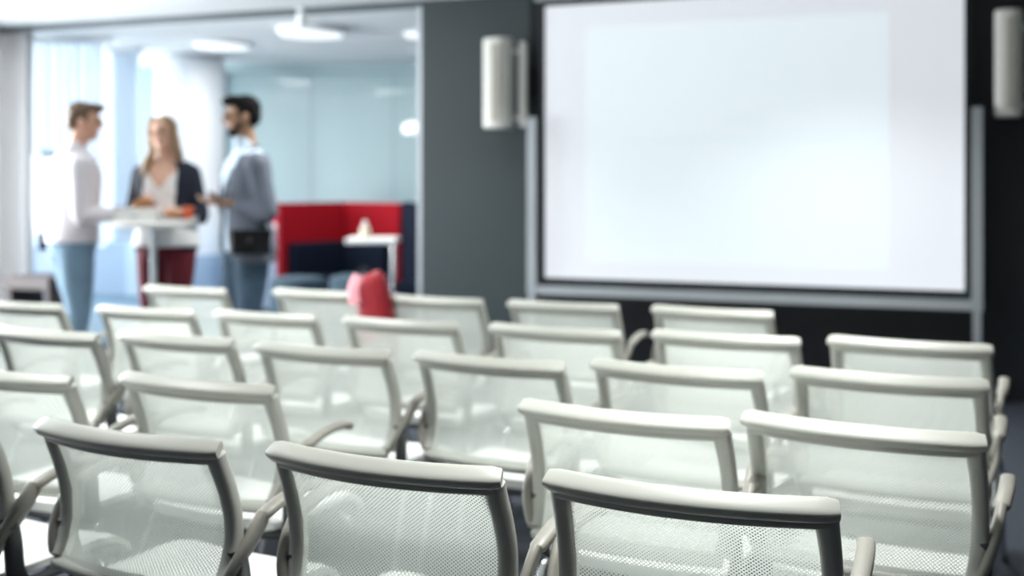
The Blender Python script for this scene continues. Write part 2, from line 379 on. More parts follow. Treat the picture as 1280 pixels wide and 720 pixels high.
# ------------------------------------------------------------------ projection screen on the dark wall
SS = 7.22
def uv_quad(bm, x0, x1, y, z0, z1):
    uvl = bm.loops.layers.uv.new('UVMap')
    vs_ = [bm.verts.new(p) for p in ((x0, y, z0), (x1, y, z0), (x1, y, z1), (x0, y, z1))]
    f = bm.faces.new(vs_)
    for lp, q in zip(f.loops, ((0, 0), (1, 0), (1, 1), (0, 1))): lp[uvl].uv = q
cl = at_s(682, 347, SS); cr = at_s(1205.5, 363, SS); ct_ = at_s(682, 8.5, SS)
zb = (cl[2]+cr[2])/2; zt = ct_[2]
mid = (cl[0]+cr[0])/2
scr = empty('projection_screen', rm(mid, SS, 0), ROT, 'large white projection screen in a black and silver frame on the dark wall', 'screen')
hw = (cr[0]-cl[0])/2
bm = bmesh.new(); uv_quad(bm, -hw, hw, -0.012, zb, zt)
o = finish(bm, 'screen_surface', 'screen', scr, smooth=False)
bz = 0.035
bm = bmesh.new()
box(bm, -hw-bz, -hw, -0.02, 0.06, zb-0.05, zt+bz); box(bm, hw, hw+bz, -0.02, 0.06, zb-0.05, zt+bz)
box(bm, -hw, hw, -0.02, 0.06, zb-0.05, zb); box(bm, -hw, hw, -0.02, 0.06, zt, zt+bz)
box(bm, -hw, hw, 0.0, 0.06, zb, zt)
finish(bm, 'bezel', 'bezel', scr, smooth=False)
bm = bmesh.new(); box(bm, -hw-0.09, hw+0.10, -0.08, 0.02, zb-0.107, zb-0.052); finish(bm, 'tray', 'silver', scr, bevel=0.008)
bm = bmesh.new(); box(bm, -hw-0.06, hw+0.06, -0.06, 0.08, zt+bz, zt+bz+0.11); finish(bm, 'screen_housing', 'silver', scr, bevel=0.02)
for side, vt in ((-1, 147), (1, 134)):
    zt_p = at_s(668 if side < 0 else 1217, vt, SS-0.06)[2]
    xx = side*(hw+0.068)+(-0.004 if side < 0 else 0)
    bm = bmesh.new(); box(bm, xx-0.030, xx+0.030, -0.085, -0.025, zb-0.107, zt_p); finish(bm, 'post', 'silver', scr, bevel=0.012)
    bm = bmesh.new(); box(bm, xx-0.023, xx+0.023, -0.08, -0.03, 0.03, zb-0.11); finish(bm, 'lower_post', 'silver', scr, bevel=0.008)
    bm = bmesh.new(); box(bm, xx-0.035, xx+0.035, -0.45, 0.15, 0.0, 0.035); finish(bm, 'foot', 'silver', scr, bevel=0.01)

# ------------------------------------------------------------------ wall loudspeakers
def speaker(u0, u1, v0, v1, label):
    a = at_s(u0, v0, S_W-0.2); b = at_s(u1, v1, S_W-0.2)
    hwid = (b[0]-a[0])/2; hh = (a[2]-b[2])/2; zc = (a[2]+b[2])/2
    root = empty('wall_speaker', rm((a[0]+b[0])/2, S_W-0.2, zc), ROT-0.12, label, 'speaker', 'column loudspeakers on the dark wall')
    bm = bmesh.new(); sweep(bm, [(0, 0, -hh), (0, 0, -hh+0.012), (0, 0, hh-0.012), (0, 0, hh)], [(hwid*0.92, 0.075), (hwid, 0.085), (hwid, 0.085), (hwid*0.92, 0.075)], up=(0, 1, 0), n=28, pw=3.0)
    finish(bm, 'cabinet', 'spk', root)
    bm = bmesh.new(); sweep(bm, [(0.022, -0.086, -hh*0.86), (0.022, -0.086, hh*0.86)], (hwid*0.36, 0.006), up=(0, 1, 0), n=16, pw=4)
    finish(bm, 'grille', 'grille', root)
    bm = bmesh.new(); sweep(bm, [(hwid+0.075, 0.03, -hh*0.97), (hwid+0.075, 0.03, hh*0.9)], (0.030, 0.02), up=(0, 1, 0), n=16, pw=3)
    finish(bm, 'bracket_rail', 'spk', root)
    for q in (-0.78, 0.70):
        bm = bmesh.new(); sweep(bm, [(hwid-0.02, 0.03, hh*q), (hwid+0.06, 0.03, hh*q)], 0.014, n=10); finish(bm, 'bracket_arm', 'spk', root)
    bm = bmesh.new(); box(bm, hwid+0.04, hwid+0.11, 0.04, 0.155, -0.10, 0.10); finish(bm, 'wall_mount', 'dark_plastic', root, bevel=0.006)
speaker(606.5, 640, 49, 160, 'white column loudspeaker left of the projection screen')
speaker(1243, 1279, 14, 146, 'white column loudspeaker right of the projection screen')

# ------------------------------------------------------------------ conference chair
WT = 0.25                                              # half width over the top bar
PROF = [(0.785, 0.000), (0.74, 0.022), (0.69, 0.043), (0.63, 0.060), (0.57, 0.062), (0.52, 0.048), (0.487, 0.028)]   # (height, forward) of the back
def prof_y(z):
    for (z1, y1), (z0, y0) in zip(PROF, PROF[1:]):
        if z >= z0: return y0+(y1-y0)*(z-z0)/(z1-z0)
    return PROF[-1][1]
def bulge(x): return -0.040*(1-(x/WT)**2)              # the bars bow backwards between the uprights
def half_w(z): return WT-0.018+0.010*math.sin((0.785-z)/0.3*PI)*0.6
def make_chair():
    root = bpy.data.objects.new('conference_chair', None); COL.objects.link(root); root.empty_display_size = 0.1
    # top bar: wide rounded lip, bowed
    bm = bmesh.new(); n = 28; pts = []; rad = []
    for k in range(n+1):
        x = (-WT+2*WT*k/n)*1.022; e = min(1, (1.022-abs(x)/WT)*12+0.80)
        pts.append((x, bulge(x)-0.006, 0.782)); rad.append((0.021*e, 0.0235*e))
    sweep(bm, pts, [(a*1.05, b*0.56) for a, b in rad], up=(0, -0.62, 0.78), n=24, pw=3.4)
    sweep(bm, [(x*0.94, bulge(x)+0.004, 0.762) for x, y, z in pts], (0.012, 0.015), up=(0, 0, 1), n=12, pw=4)
    finish(bm, 'top_bar', 'frame', root, sharp=50)
    for sx in (-1, 1):
        path = spline([(sx*half_w(z), y-0.004, z) for z, y in [(0.766, 0.012)]+PROF[1:]], 5)
        bm = bmesh.new(); sweep(bm, path, [(0.021-0.003*math.sin(PI*i/(len(path)-1)), 0.0185) for i in range(len(path))], up=(0, -1, 0), n=20, pw=2.5)
        finish(bm, 'upright', 'frame', root, sharp=60)
    bm = bmesh.new(); pts = []; wb = half_w(0.487)
    for k in range(n+1):
        x = -wb+2*wb*k/n; pts.append((x, 0.026+bulge(x)*0.8, 0.478+0.0*abs(x)))
    sweep(bm, pts, (0.0175, 0.0135), up=(0, -0.5, 0.87), n=20, pw=3); finish(bm, 'bottom_bar', 'frame', root, sharp=60)
    # mesh panel
    bm = bmesh.new(); uvl = bm.loops.layers.uv.new('UVMap'); nz, nx = 14, 20; g = []
    for j in range(nz+1):
        z = 0.487+(0.772-0.487)*j/nz; hw_ = half_w(z)-0.010
        g.append([bm.verts.new((-hw_+2*hw_*i/nx, prof_y(z)+bulge(-hw_+2*hw_*i/nx)*(0.35+0.65*abs(2*j/nz-1)**1.5)-0.006, z)) for i in range(nx+1)])
    for j in range(nz):
        for i in range(nx):
            f = bm.faces.new((g[j][i], g[j][i+1], g[j+1][i+1], g[j+1][i]))
            for lp in f.loops: lp[uvl].uv = (lp.vert.co.x+0.3, lp.vert.co.z)
    finish(bm, 'back_mesh', 'mesh', root, sharp=180)
    # seat: shell frame, padded mesh top with a waterfall front edge
    bm = bmesh.new(); rows = []; ny = 14; nx = 14
    for side in (0, 1):
        gr = []
        for j in range(ny+1):
            t = j/ny; y = 0.055+0.42*t; drop = -0.050*max(0, (t-0.72)/0.28)**2
            hw_ = 0.222-0.016*max(0, (t-0.8)/0.2)**2-0.014*max(0, (0.15-t)/0.15)**2
            row = []
            for i in range(nx+1):
                x = -hw_+2*hw_*i/nx; q = abs(2*i/nx-1)
                zz = 0.425+drop+0.012*q**3 - 0.010*(1-q**2)*math.sin(PI*min(1, t*1.2)) - (0.010*q**12)
                if side: zz -= 0.038*(1-0.55*q**6)
                row.append(bm.verts.new((x, y, zz)))
            gr.append(row)
        rows.append(gr)
    for side, gr in enumerate(rows):
        for j in range(ny):
            for i in range(nx):
                q = (gr[j][i], gr[j][i+1], gr[j+1][i+1], gr[j+1][i]); bm.faces.new(q if side == 0 else q[::-1])
    per = lambda gr: gr[0][:]+[r[-1] for r in gr[1:-1]]+gr[-1][::-1]+[r[0] for r in gr[-2:0:-1]]
    pa, pb = per(rows[0]), per(rows[1])
    for k in range(len(pa)): bm.faces.new((pa[k], pb[k], pb[(k+1) % len(pb)], pa[(k+1) % len(pa)]))
    finish(bm, 'seat', 'seat', root, sharp=70)
    bm = bmesh.new()
    path = [(-0.205, 0.43, 0.375), (-0.212, 0.25, 0.385), (-0.205, 0.075, 0.390), (0, 0.062, 0.388), (0.205, 0.075, 0.390), (0.212, 0.25, 0.385), (0.205, 0.43, 0.375)]
    sweep(bm, spline(path, 5), (0.011, 0.012), n=10); finish(bm, 'seat_frame', 'dark_plastic', root)
    for sx in (-1, 1):
        # dark side bracket joining back, seat and arm
        bm = bmesh.new()
        sweep(bm, spline([(sx*0.245, 0.058, 0.565), (sx*0.248, 0.070, 0.50), (sx*0.238, 0.085, 0.43), (sx*0.215, 0.12, 0.388)], 4), [(0.013, 0.023)]*13, up=(0, 1, 0), n=12, pw=3)
        finish(bm, 'side_bracket', 'dark_plastic', root, sharp=60)
        # arm: hinge knuckle, flat rising plate, thin arched rest
        arm = bmesh.new()
        sweep(arm, spline([(sx*0.236, 0.030, 0.492), (sx*0.252, 0.052, 0.535), (sx*0.266, 0.084, 0.585), (sx*0.273, 0.112, 0.628)], 4),
              [(0.011, 0.017+0.017*math.sin(PI*min(1, i/12*0.85+0.12))) for i in range(13)], up=(0, 1, 0.6), n=14, pw=3.2)
        a = finish(arm, 'armrest', 'arm', root, sharp=60)
        bm = bmesh.new()
        ap = spline([(sx*0.273, 0.104, 0.622), (sx*0.275, 0.16, 0.640), (sx*0.273, 0.22, 0.648), (sx*0.268, 0.28, 0.646), (sx*0.262, 0.325, 0.634)], 4)
        sweep(bm, ap, [((0.017 if 0 < i < len(ap)-1 else 0.011), (0.011 if 0 < i < len(ap)-1 else 0.007)) for i in range(len(ap))], n=14, pw=2.5)
        finish(bm, 'arm_pad', 'arm', a, sharp=60)
        bm = bmesh.new(); kx = 0.258*sx
        sweep(bm, [(kx-0.02*sx, 0.052, 0.548), (kx+0.012*sx, 0.052, 0.548)], 0.012, n=14); finish(bm, 'hinge_bolt', 'dark_plastic', a)
        # legs: thin steel tubes splaying from the seat side
        bm = bmesh.new(); sweep(bm, spline([(sx*0.215, 0.13, 0.385), (sx*0.250, 0.095, 0.36), (sx*0.256, 0.045, 0.20), (sx*0.258, -0.005, 0.012)], 6), 0.0105, n=10)
        l = finish(bm, 'leg', 'steel', root)
        bm = bmesh.new(); lathe(bm, [(0.016, 0), (0.017, 0.012), (0.013, 0.022)], 14, (sx*0.258, -0.004)); finish(bm, 'leg_cap', 'dark_plastic', l)
        bm = bmesh.new(); sweep(bm, spline([(sx*0.212, 0.34, 0.375), (sx*0.250, 0.34, 0.35), (sx*0.256, 0.36, 0.20), (sx*0.258, 0.385, 0.012)], 6), 0.0105, n=10)
        l = finish(bm, 'leg', 'steel', root)
        bm = bmesh.new(); lathe(bm, [(0.016, 0), (0.017, 0.012), (0.013, 0.022)], 14, (sx*0.258, 0.384)); finish(bm, 'leg_cap', 'dark_plastic', l)
    bm = bmesh.new(); sweep(bm, [(-0.215, 0.13, 0.372), (0.215, 0.13, 0.372)], 0.009, n=10); finish(bm, 'crossbar', 'steel', root)
    bm = bmesh.new(); sweep(bm, [(-0.215, 0.34, 0.362), (0.215, 0.34, 0.362)], 0.009, n=10); finish(bm, 'crossbar', 'steel', root)
    return root
def copy_tree(o, parent=None):
    c = o.copy(); COL.objects.link(c); c.parent = parent
    for ch in list(o.children): copy_tree(ch, c)
    return c
CHAIRS = [   # x, y of the top bar centre, turn in degrees, label
 (0.301, 1.972, 22.7, 'white mesh armchair at the bottom centre-right, nearest of all, its weave in sharp focus'),
 (-0.247, 2.183, 26.6, 'white mesh armchair at the bottom edge, directly left of the sharply focused nearest chair'),
 (-0.811, 2.413, 29.4, 'white mesh armchair in the nearest row, whole back and lower bar visible at bottom left'),
 (0.752, 2.477, 33.0, 'white mesh armchair at the right end of the second row, beside the nearest chair'),
 (0.252, 2.623, 30.3, 'white mesh armchair in the second row, just up-left of the sharply focused chair'),
 (-0.833, 3.028, 27.8, 'white mesh armchair of the second row standing alone right behind the bottom-left armchair'),
 (-1.404, 3.170, 28.0, 'white mesh armchair cut by the left photo edge, in the second row'),
 (1.020, 3.112, 28.1, 'white mesh armchair ending the third row, middle of three at the right edge'),
 (0.464, 3.244, 32.7, 'white mesh armchair in the third row, second from its right end, below the screen centre'),
 (-0.069, 3.405, 32.8, 'white mesh armchair in the third row, whole back visible at the centre of the photo'),
 (-0.599, 3.620, 29.3, 'white mesh armchair in the third row, below the red bag and left of centre'),
 (-1.141, 3.889, 30.9, 'white mesh armchair in the third row, partly covered by the second-row chair standing alone'),
 (-1.640, 4.020, 30.0, 'white mesh armchair in the third row, directly before the man in jeans'),
 (1.300, 3.752, 30.2, 'white mesh armchair ending the fourth row at right, before the screen post'),
 (0.729, 3.913, 27.1, 'white mesh armchair in the fourth row, second from its right end, under the screen'),
 (0.152, 4.096, 30.0, 'white mesh armchair in the fourth row, under the left part of the screen'),
 (-0.418, 4.311, 30.1, 'white mesh armchair in the fourth row, directly in front of the red bag'),
 (-0.977, 4.538, 31.6, 'white mesh armchair in the fourth row, in front of the man in the grey blazer'),
 (-1.506, 4.708, 26.8, 'white mesh armchair in the fourth row, in front of the woman in burgundy trousers'),
 (-2.120, 4.930, 28.0, 'white mesh armchair cut by the left photo edge, in the fourth row'),
 (0.820, 4.690, 30.6, 'white mesh armchair at the right end of the farthest row, right under the screen'),
 (0.220, 4.921, 26.5, 'white mesh armchair in the farthest row, under the left corner of the screen'),
 (-0.350, 5.153, 30.9, 'white mesh armchair in the farthest row, between the red bag and the screen'),
 (-0.918, 5.446, 27.6, 'white mesh armchair in the farthest row with the red bag hanging on its right corner'),
 (-1.605, 5.626, 28.5, 'white mesh armchair at the left end of the farthest row, beside the cafe table pole'),
 (-1.383, 2.637, 28.0, 'white mesh armchair at the bottom left corner, only its right armrest showing'),
]
proto = make_chair(); bpy.context.view_layer.update()
for i, (x, y, a, lab) in enumerate(CHAIRS):
    o = proto if i == 0 else copy_tree(proto)
    o.location = (x, y, 0); o.rotation_euler.z = -math.radians(a*0.6+24*0.4)
    tag(o, lab, 'chair', 'white mesh conference chairs in rows')

# ------------------------------------------------------------------ red bag hanging on a far chair
def voxel(bm, name, m, parent, vox, smooth_it=4, loc=(0, 0, 0)):
    me = bpy.data.meshes.new(name+'_raw'); bmesh.ops.recalc_face_normals(bm, faces=bm.faces); bm.to_mesh(me); bm.free()
    t = bpy.data.objects.new('tmp', me); COL.objects.link(t)
    r = t.modifiers.new('r', 'REMESH'); r.mode = 'VOXEL'; r.voxel_size = vox; r.use_smooth_shade = True
    if smooth_it: s = t.modifiers.new('s', 'SMOOTH'); s.iterations = smooth_it; s.factor = 0.5
    dg = bpy.context.evaluated_depsgraph_get(); dg.update()
    me2 = bpy.data.meshes.new_from_object(t.evaluated_get(dg)); me2.name = name
    bpy.data.objects.remove(t); bpy.data.meshes.remove(me)
    o = link(name, me2, m, parent); o.location = loc
    return o
def ell(bm, c, r, rot=None, seg=20, rings=12):
    mtx = Matrix.Translation(Vector(c)) @ (rot.to_matrix().to_4x4() if rot is not None else Matrix.Identity(4)) @ Matrix.Diagonal((*r, 1))
    bmesh.ops.create_uvsphere(bm, u_segments=seg, v_segments=rings, radius=1.0, matrix=mtx)
bp = at_z(470, 386, 5.22)
bag = empty('backpack', (bp.x, bp.y, 0.44), math.radians(-22), 'red backpack with a pale pink side panel hanging on a far chair corner', 'backpack')
bm = bmesh.new()
sweep(bm, spline([(0.02, 0, 0.01), (0.01, 0, 0.05), (0.005, 0, 0.20), (-0.008, 0, 0.33), (-0.022, 0, 0.42), (-0.035, 0, 0.455)], 4),
      [(a_, b_) for a_, b_ in spline([(0.06, 0.04), (0.092, 0.062), (0.090, 0.064), (0.082, 0.054), (0.072, 0.042), (0.05, 0.022)], 4)], up=(0, 1, 0), n=24, pw=2.8)
voxel(bm, 'bag_body', 'bag', bag, 0.007)
bm = bmesh.new(); sweep(bm, spline([(-0.075, -0.055, 0.32), (-0.09, -0.045, 0.385), (-0.075, -0.02, 0.445)], 4), [(0.030, 0.010)]*9, up=(0, 1, 0), n=14, pw=3)
finish(bm, 'side_panel', 'bagpink', bag)
bm = bmesh.new(); sweep(bm, spline([(0.02, -0.066, 0.05), (0.025, -0.082, 0.10), (0.015, -0.080, 0.18), (0.01, -0.062, 0.23)], 4), [(0.055, 0.012)]*13, up=(0, 1, 0), n=16, pw=3)
finish(bm, 'front_pocket', 'bag', bag)
bm = bmesh.new(); sweep(bm, spline([(-0.04, 0, 0.44), (-0.055, 0.01, 0.48), (-0.10, 0.015, 0.47), (-0.105, 0.01, 0.42)], 5), (0.010, 0.004), n=8)
finish(bm, 'bag_handle', 'black', bag)

# ------------------------------------------------------------------ red and navy booths in the far room
def panel_path(bm, pts, z0, z1, th):                   # upholstered screen standing along pts
    for (x0_, y0_), (x1_, y1_) in zip(pts, pts[1:]):
        sweep(bm, [(x0_, y0_, (z0+z1)/2), (x1_, y1_, (z0+z1)/2)], (th/2, (z1-z0)/2), n=16, pw=12)
def wz(u, z): return ((u-UH)/F*z, z)
b0 = wz(348, 10.6); b1 = wz(430, 11.2); b2 = wz(501, 10.6)
root = empty('booth_sofa', (b1[0], b1[1], 0), 0, 'red high-backed corner booth with dark navy seat cushions', 'sofa')
def rel(p): return (p[0]-b1[0], p[1]-b1[1])
for a_, b_ in ((b0, b1), (b1, b2)):
    bm = bmesh.new(); panel_path(bm, [rel(a_), rel(b_)], 0.12, 1.115, 0.06); finish(bm, 'back_panel', 'red', root, bevel=0.0)
for a_, b_, t0, t1 in ((b0, b1, 0.10, 0.95), (b1, b2, 0.08, 0.90)):
    va = Vector((*rel(a_), 0)); vb = Vector((*rel(b_), 0)); d = (vb-va); nrm = Vector((d.y, -d.x, 0)).normalized()
    p0 = va+d*t0; p1 = va+d*t1
    bm = bmesh.new(); q0, q1 = p0+nrm*0.085, p1+nrm*0.085
    sweep(bm, [(q0.x, q0.y, 0.56), (q1.x, q1.y, 0.56)], (0.055, 0.185), n=20, pw=5); finish(bm, 'back_cushion', 'navy', root)
    bm = bmesh.new(); q0, q1 = p0+nrm*0.34, p1+nrm*0.34
    sweep(bm, [(q0.x, q0.y, 0.36), (q1.x, q1.y, 0.36)], (0.25, 0.085), n=20, pw=6); finish(bm, 'seat_cushion', 'navy', root)
    bm = bmesh.new(); sweep(bm, [(q0.x, q0.y, 0.18), (q1.x, q1.y, 0.18)], (0.22, 0.10), n=16, pw=10); finish(bm, 'base', 'teal', root)
for (px, py) in (rel(b0), rel(b2), (0, 0)):
    bm = bmesh.new(); lathe(bm, [(0.02, 0), (0.02, 0.13)], 12, (px, py)); finish(bm, 'leg', 'steel', root)
# navy booth end beside the dark wall
c0 = wz(503, 10.3); c1 = wz(545, 10.0)
root = empty('booth_sofa', (c0[0], c0[1], 0), 0, 'dark navy high-backed booth beside the edge of the dark wall', 'sofa')
bm = bmesh.new(); panel_path(bm, [(0.03, 0.25), (0.03, 0.0), (c1[0]-c0[0], c1[1]-c0[1])], 0.10, 1.13, 0.07); finish(bm, 'back_panel', 'navy', root)
bm = bmesh.new(); sweep(bm, [(0.10, -0.38, 0.38), (0.55, -0.55, 0.38)], (0.26, 0.09), n=20, pw=6); finish(bm, 'seat_cushion', 'navy', root)
bm = bmesh.new(); sweep(bm, [(0.12, -0.38, 0.17), (0.53, -0.53, 0.17)], (0.22, 0.13), n=16, pw=10); finish(bm, 'base', 'teal', root)
for (px, py) in ((0.05, 0.2), (0.05, -0.05)):
    bm = bmesh.new(); lathe(bm, [(0.018, 0), (0.018, 0.12)], 12, (px, py)); finish(bm, 'leg', 'steel', root)
# white table in front of the red booth, with a bottle
tp = at_z(467, 297, 9.75)
root = empty('lounge_table', (tp.x, tp.y, 0), 0, 'small white lounge table in front of the red booth', 'table')
TZ = tp.z
bm = bmesh.new(); sweep(bm, [(-0.205, 0, TZ-0.022), (0.205, 0, TZ-0.022)], (0.26, 0.022), n=24, pw=8); finish(bm, 'tabletop', 'paper', root)
bm = bmesh.new(); lathe(bm, [(0.02, 0.02), (0.02, TZ-0.04)], 16, (0.17, 0)); finish(bm, 'pole', 'steel', root)
bm = bmesh.new(); lathe(bm, [(0.2, 0), (0.2, 0.012), (0.04, 0.024)], 28, (0.10, 0)); finish(bm, 'base', 'silver', root)
bt = empty('table_dispenser', (tp.x-0.065, tp.y-0.05, TZ), 0, 'small cream bottle standing on the white lounge table', 'bottle')
bm = bmesh.new(); lathe(bm, [(0.045, 0), (0.048, 0.01), (0.044, 0.07), (0.03, 0.10), (0.018, 0.11)], 20); finish(bm, 'bottle_body', 'cream', bt)
bm = bmesh.new(); lathe(bm, [(0.02, 0.108), (0.021, 0.138), (0.012, 0.145)], 16); finish(bm, 'bottle_cap', 'paper', bt)
bt.name = 'bottle'
# teal pouffes on the floor in front of the booth
for (u, v, z, r, lab) in ((372, 352, 9.0, 0.22, 'low round teal pouffe in front of the red booth, left one'), (450, 350, 8.9, 0.24, 'low round teal pouffe in front of the red booth, right one')):
    p = at_z(u, v-6, z); hgt = p.z
    root = empty('pouffe', (p.x, p.y, 0), 0, lab, 'pouffe', 'teal pouffes by the red booth')
    bm = bmesh.new(); lathe(bm, [(r*0.9, 0.06), (r, 0.09), (r, hgt-0.05), (r*0.93, hgt-0.012), (r*0.75, hgt)], 32); finish(bm, 'cushion', 'teal', root)
    bm = bmesh.new(); lathe(bm, [(r*0.8, 0), (r*0.8, 0.065)], 28); finish(bm, 'plinth', 'dark_plastic', root)
# blue counter with a white top and a pink bag
p = at_z(337, 281, 11.3)
root = empty('counter', (p.x, p.y, 0), 0, 'narrow blue counter with a white top beside the red booth', 'counter')
bm = bmesh.new(); box(bm, -0.40, 0.085, 0, 0.5, 0.06, p.z-0.035); finish(bm, 'body', 'bluegrey', root, bevel=0.01)
bm = bmesh.new(); box(bm, -0.41, 0.09, -0.02, 0.52, p.z-0.035, p.z+0.012); finish(bm, 'worktop', 'paper', root, bevel=0.008)
bm = bmesh.new(); box(bm, -0.38, 0.07, 0.03, 0.47, 0, 0.06); finish(bm, 'plinth', 'dark_plastic', root)
hb = empty('handbag', (p.x-0.01, p.y+0.14, p.z+0.012), 0.2, 'bright pink handbag standing on the blue counter', 'bag')
bm = bmesh.new(); sweep(bm, spline([(0, 0, 0.0), (0, 0, 0.02), (0, 0, 0.12), (0, 0, 0.19)], 4), [(a_, b_) for a_, b_ in spline([(0.085, 0.04), (0.10, 0.055), (0.085, 0.045), (0.05, 0.02)], 4)], up=(0, 1, 0), n=22, pw=3); finish(bm, 'bag_body', 'pink', hb)
bm = bmesh.new(); sweep(bm, spline([(-0.04, 0, 0.18), (-0.03, 0, 0.24), (0.03, 0, 0.24), (0.04, 0, 0.18)], 5), 0.006, n=8); finish(bm, 'bag_handle', 'pink', hb)
# brown bench at the pier
q0 = at_s(38, 347, 6.65); 
root = empty('bench', rm(q0[0], 6.65, 0), ROT, 'low dark brown bench against the pale pier at the left photo edge', 'bench')
bm = bmesh.new(); box(bm, -0.28, 0.17, 0, 0.4, q0[2]-0.09, q0[2]); finish(bm, 'seat', 'brown', root, bevel=0.01)
for sx in (-0.24, 0.13):
    bm = bmesh.new(); box(bm, sx-0.02, sx+0.02, 0.03, 0.37, 0, q0[2]-0.09); finish(bm, 'leg', 'brown', root, bevel=0.004)
# white water dispenser behind the man in the pale shirt
p = at_z(60, 285, 9.2)
root = empty('water_dispenser', (p.x+0.02, p.y, 0), 0.0, 'white free-standing drinks dispenser half hidden behind the man in the pale shirt', 'dispenser')
zt_ = at_z(60, 196, 9.2).z; zm = p.z
bm = bmesh.new(); box(bm, -0.09, 0.20, -0.14, 0.16, zm+0.04, zt_); finish(bm, 'upper_body', 'dispenser_shell', root, bevel=0.035, seg=4)
bm = bmesh.new(); box(bm, -0.035, 0.15, -0.10, 0.12, zt_+0.0, zt_+0.045); finish(bm, 'lid', 'trs_navy', root, bevel=0.01)
bm = bmesh.new(); box(bm, -0.06, 0.20, -0.18, 0.16, zm-0.03, zm+0.04); finish(bm, 'drip_tray', 'paper', root, bevel=0.008)
bm = bmesh.new(); box(bm, -0.04, 0.20, -0.12, 0.16, 0, zm-0.03); finish(bm, 'lower_body', 'bluegrey', root, bevel=0.01)
bm = bmesh.new(); box(bm, -0.045, 0.10, -0.13, -0.115, zm-0.17, zm-0.04); finish(bm, 'control_panel', 'navy', root, bevel=0.004)

# ------------------------------------------------------------------ people
def V(*a): return Vector(a)
def limb(bm, pts, rads, n=16, up=(0, 1, 0)):
    ps = spline([tuple(p) for p in pts], 5); rs = [tuple(r) for r in spline([r if isinstance(r, tuple) else (r, r) for r in rads], 5)]
    sweep(bm, ps, rs, up=up, n=n)
    for p, r in ((pts[0], rs[0]), (pts[-1], rs[-1])): ell(bm, p, (min(r), min(r), min(r)), seg=12, rings=8)
TORSO = [(0.86, 0.150, 0.105, 0.0), (0.93, 0.168, 0.118, -0.005), (1.02, 0.160, 0.112, 0.0), (1.12, 0.145, 0.102, 0.005), (1.24, 0.158, 0.110, 0.008),
         (1.35, 0.178, 0.115, 0.005), (1.43, 0.178, 0.098, -0.004), (1.48, 0.125, 0.074, -0.012), (1.51, 0.066, 0.060, -0.012)]
def torso(bm, z0, z1, inflate, sw=1.0, dep=1.0, lean=0.0, n=28, arc=None, th=0.012, flare=0.0, hipk=1.0):
    rings = [(z0+(z1-z0)*k/16) for k in range(17)]
    def prof(z):
        for a, b in zip(TORSO, TORSO[1:]):
            if a[0] <= z <= b[0]:
                t = (z-a[0])/(b[0]-a[0]); return [a[i]+(b[i]-a[i])*t for i in (1, 2, 3)]
        return list(TORSO[0][1:]) if z < TORSO[0][0] else list(TORSO[-1][1:])
    out = []
    for z in rings:
        a, b, yc = prof(z); k_ = hipk if z < 1.05 else (hipk+(1-hipk)*min(1, (z-1.05)/0.2))
        fl = flare*max(0, (1.05-z))
        a = a*sw*k_+inflate+fl; b = b*dep*k_+inflate+fl; yy = yc-lean*(z-0.95)
        out.append((a, b, yy, z))
    if arc is None:
        rr = [[bm.verts.new((a*math.copysign(abs(math.cos(t))**0.85, math.cos(t)), yy+b*math.sin(t), z)) for t in [2*PI*k/n for k in range(n)]] for a, b, yy, z in out]
        for p, q in zip(rr, rr[1:]):
            for k in range(n): bm.faces.new((p[k], p[(k+1) % n], q[(k+1) % n], q[k]))
        bm.faces.new(rr[0][::-1]); bm.faces.new(rr[-1])
    else:                                              # open at the front (local +Y): a shell with thickness
        grids = []
        for ins in (0, th):
            g = []
            for a, b, yy, z in out:
                op = arc(z); t0, t1 = PI/2+op, PI/2+2*PI-op
                g.append([bm.verts.new(((a-ins)*math.cos(t), yy+(b-ins)*math.sin(t), z)) for t in [t0+(t1-t0)*k/n for k in range(n+1)]])
            grids.append(g)
        o_, i_ = grids
        for j in range(len(o_)-1):
            for k in range(n):
                bm.faces.new((o_[j][k], o_[j][k+1], o_[j+1][k+1], o_[j+1][k])); bm.faces.new((i_[j][k+1], i_[j][k], i_[j+1][k], i_[j+1][k+1]))
            bm.faces.new((o_[j][0], o_[j+1][0], i_[j+1][0], i_[j][0])); bm.faces.new((o_[j][n], i_[j][n], i_[j+1][n], o_[j+1][n]))
        for k in range(n):
            bm.faces.new((o_[0][k+1], o_[0][k], i_[0][k], i_[0][k+1])); bm.faces.new((o_[-1][k], o_[-1][k+1], i_[-1][k+1], i_[-1][k]))
